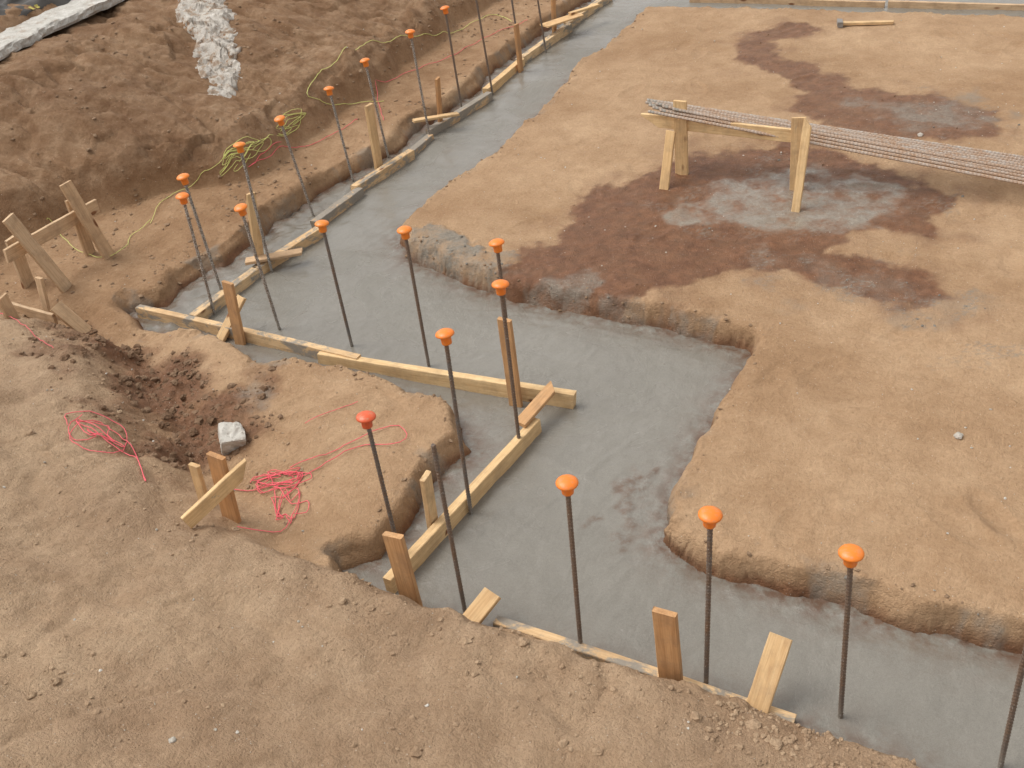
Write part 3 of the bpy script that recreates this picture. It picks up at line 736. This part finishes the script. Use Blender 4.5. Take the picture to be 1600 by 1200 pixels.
# ---------------------------------------------------------------- broken slab, rubble, sheet at upper left
ys = np.arange(2.2, 12, .04); prof = [(-14,.91),(-9,.90),(-.30,.892),(-.04,.886),(0,.895),(.006,.915),(0,.94),(-.006,.958),(-.03,.966),(-.35,.968),(-2,.975),(-7,.98)]
V = []; n = len(prof)
for i, yy in enumerate(ys):
    y1 = np.array([yy]); blk = math.floor(yy*3.1+.8*float(fbm(y1,y1*0,2.,1,411)[0]))
    ed = slab_edge(yy)+.06*float(fbm(y1*0+1,y1,1.2,2,401)[0])+.09*(float(_h(np.array([blk]),np.array([3]),9)[0])-.5)
    for k,(dx, zz) in enumerate(prof):
        j = .018*float(fbm(y1+k*.37, y1*0+k*.9, 8, 2, 407)[0]) if 2 < k < 9 else 0
        V.append((ed+dx+j if k not in (0,) else -21, yy, zz+j*.4))
F = []
for i in range(len(ys)-1):
    for k in range(n):
        F.append((i*n+k, i*n+(k+1)%n, (i+1)*n+(k+1)%n, (i+1)*n+k))
me = bpy.data.meshes.new('broken_slab'); me.from_pydata(V, [], F+[tuple(range(n-1,-1,-1)), tuple((len(ys)-1)*n+k for k in range(n))]); me.update()
bm = bmesh.new(); bm.from_mesh(me); bmesh.ops.recalc_face_normals(bm, faces=bm.faces); bm.to_mesh(me); bm.free()
tag(link('broken_slab', me, M_slab), 'old grey slab with broken edge overhanging the back bank', 'slab')
# rubble spill down the back bank
path = [hit(312,-30), hit(322,20), hit(336,70), hit(352,115), hit(352,162)]
wid = [.28,.28,.25,.21,.10]; nu, nv = 170, 74
XX = np.zeros((nu,nv)); YY = np.zeros((nu,nv)); SS = np.zeros((nu,nv)); ff = np.zeros((nu,nv))
for i in range(nu):
    f = i/(nu-1)*(len(path)-1); k = min(int(f), len(path)-2); t = f-k
    c = path[k].lerp(path[k+1], t); wdt = wid[k]*(1-t)+wid[k+1]*t
    s = (np.arange(nv)/(nv-1)-.5)*2
    e = wdt*(1.1+.4*fbm(np.full(nv,f*2.), np.sign(s)*1., 1.6, 3, 501))
    XX[i] = c.x; YY[i] = c.y+s*e; SS[i] = s; ff[i] = i/(nu-1)
XX = XX.ravel(); YY = YY.ravel(); SS = SS.ravel(); ff = ff.ravel()
g_ = terrain(XX, YY)[0]; a = np.sqrt(np.clip(1-SS*SS,0,1))*sst((1-ff)/.12+.02); nz = fbm(XX, YY, 5, 3, 505)
_, idr = cell(XX, YY, 14, 509)
d = a*(.036+.026*nz+.018*(idr-.5))-.013
me = fastmesh('rubble', np.stack([XX+d*.6, YY, g_+d*.9],1), gridfaces(nv, nu), False)
tag(link('rubble', me, M_rub), 'whitish ragged streak of broken concrete spilling down the back bank', 'rubble')
# crumpled sheet behind the slab edge
yv = np.linspace(4.8, 6.9, 60); uv = np.linspace(0, 1, 22)
def sheetpt(yy, u, k=1.):
    a = np.pi*u; q = fbm(yy, u*1.5, 2.4, 3, 601)
    return np.stack([-7.99+.27*k*np.cos(np.pi-a)+.06*q, yy, .965+.12*k*np.sin(a)*(1+.6*q)+(k-1)*.2],-1).reshape(-1,3)
r = thing('plastic_sheet', (-7.99,5.8,.97), 'black plastic sheet with yellow print heaped behind the slab edge', 'plastic sheet')
uu, yy = np.meshgrid(uv, yv)
link('sheet', fastmesh('sheet', sheetpt(yy, uu), gridfaces(22, 60), True), M_black, None, r)
for yc_, w_ in ((5.52,.035),(5.60,.04),(5.67,.03),(6.05,.03),(6.12,.04)):
    uu, yy = np.meshgrid(np.linspace(.82,.90,6), np.linspace(yc_-w_/2,yc_+w_/2,7))
    link('printed_mark', fastmesh('printed_mark', sheetpt(yy, uu, 1.02), gridfaces(6,7), True), M_yellow, None, r)
# ---------------------------------------------------------------- light, sky, camera
w = bpy.data.worlds.new('World'); bpy.context.scene.world = w; w.use_nodes = True
nt = w.node_tree; bg = nt.nodes['Background']
sky = nt.nodes.new('ShaderNodeTexSky'); sky.sky_type = 'NISHITA'; sky.sun_disc = False
EL, AZ = math.radians(60), math.atan2(-.75,-.2)
sky.sun_elevation = EL; sky.sun_rotation = AZ; sky.air_density = 1.0; sky.dust_density = 3.0; sky.ozone_density = 1.0
hs = nt.nodes.new('ShaderNodeHueSaturation'); hs.inputs['Saturation'].default_value = .03; hs.inputs['Value'].default_value = 1.5
nt.links.new(sky.outputs[0], hs.inputs['Color']); nt.links.new(hs.outputs[0], bg.inputs['Color']); bg.inputs['Strength'].default_value = .15
sd_l = bpy.data.lights.new('sun', 'SUN'); sd_l.energy = 1.4; sd_l.angle = math.radians(28); sd_l.color = (1,.95,.87)
so = bpy.data.objects.new('sun', sd_l); C.objects.link(so)
dirv = Vector((math.sin(AZ)*math.cos(EL), math.cos(AZ)*math.cos(EL), math.sin(EL)))
so.rotation_euler = dirv.to_track_quat('Z','Y').to_euler(); so.location = dirv*20
cam = bpy.data.cameras.new('camera'); cam.sensor_width = 36; cam.lens = 36; cam.clip_end = 500; cam.clip_start = .05
co = bpy.data.objects.new('camera', cam); C.objects.link(co)
right = Vector((Xc.x, Yc.x, Zc.x)); up = -Vector((Xc.y, Yc.y, Zc.y)); back = -Vector((Xc.z, Yc.z, Zc.z))
co.matrix_world = Matrix(((right.x,up.x,back.x,0),(right.y,up.y,back.y,0),(right.z,up.z,back.z,CAMZ),(0,0,0,1)))
bpy.context.scene.camera = co
vs = bpy.context.scene.view_settings; vs.view_transform = 'Standard'; vs.look = 'None'; vs.exposure = 0
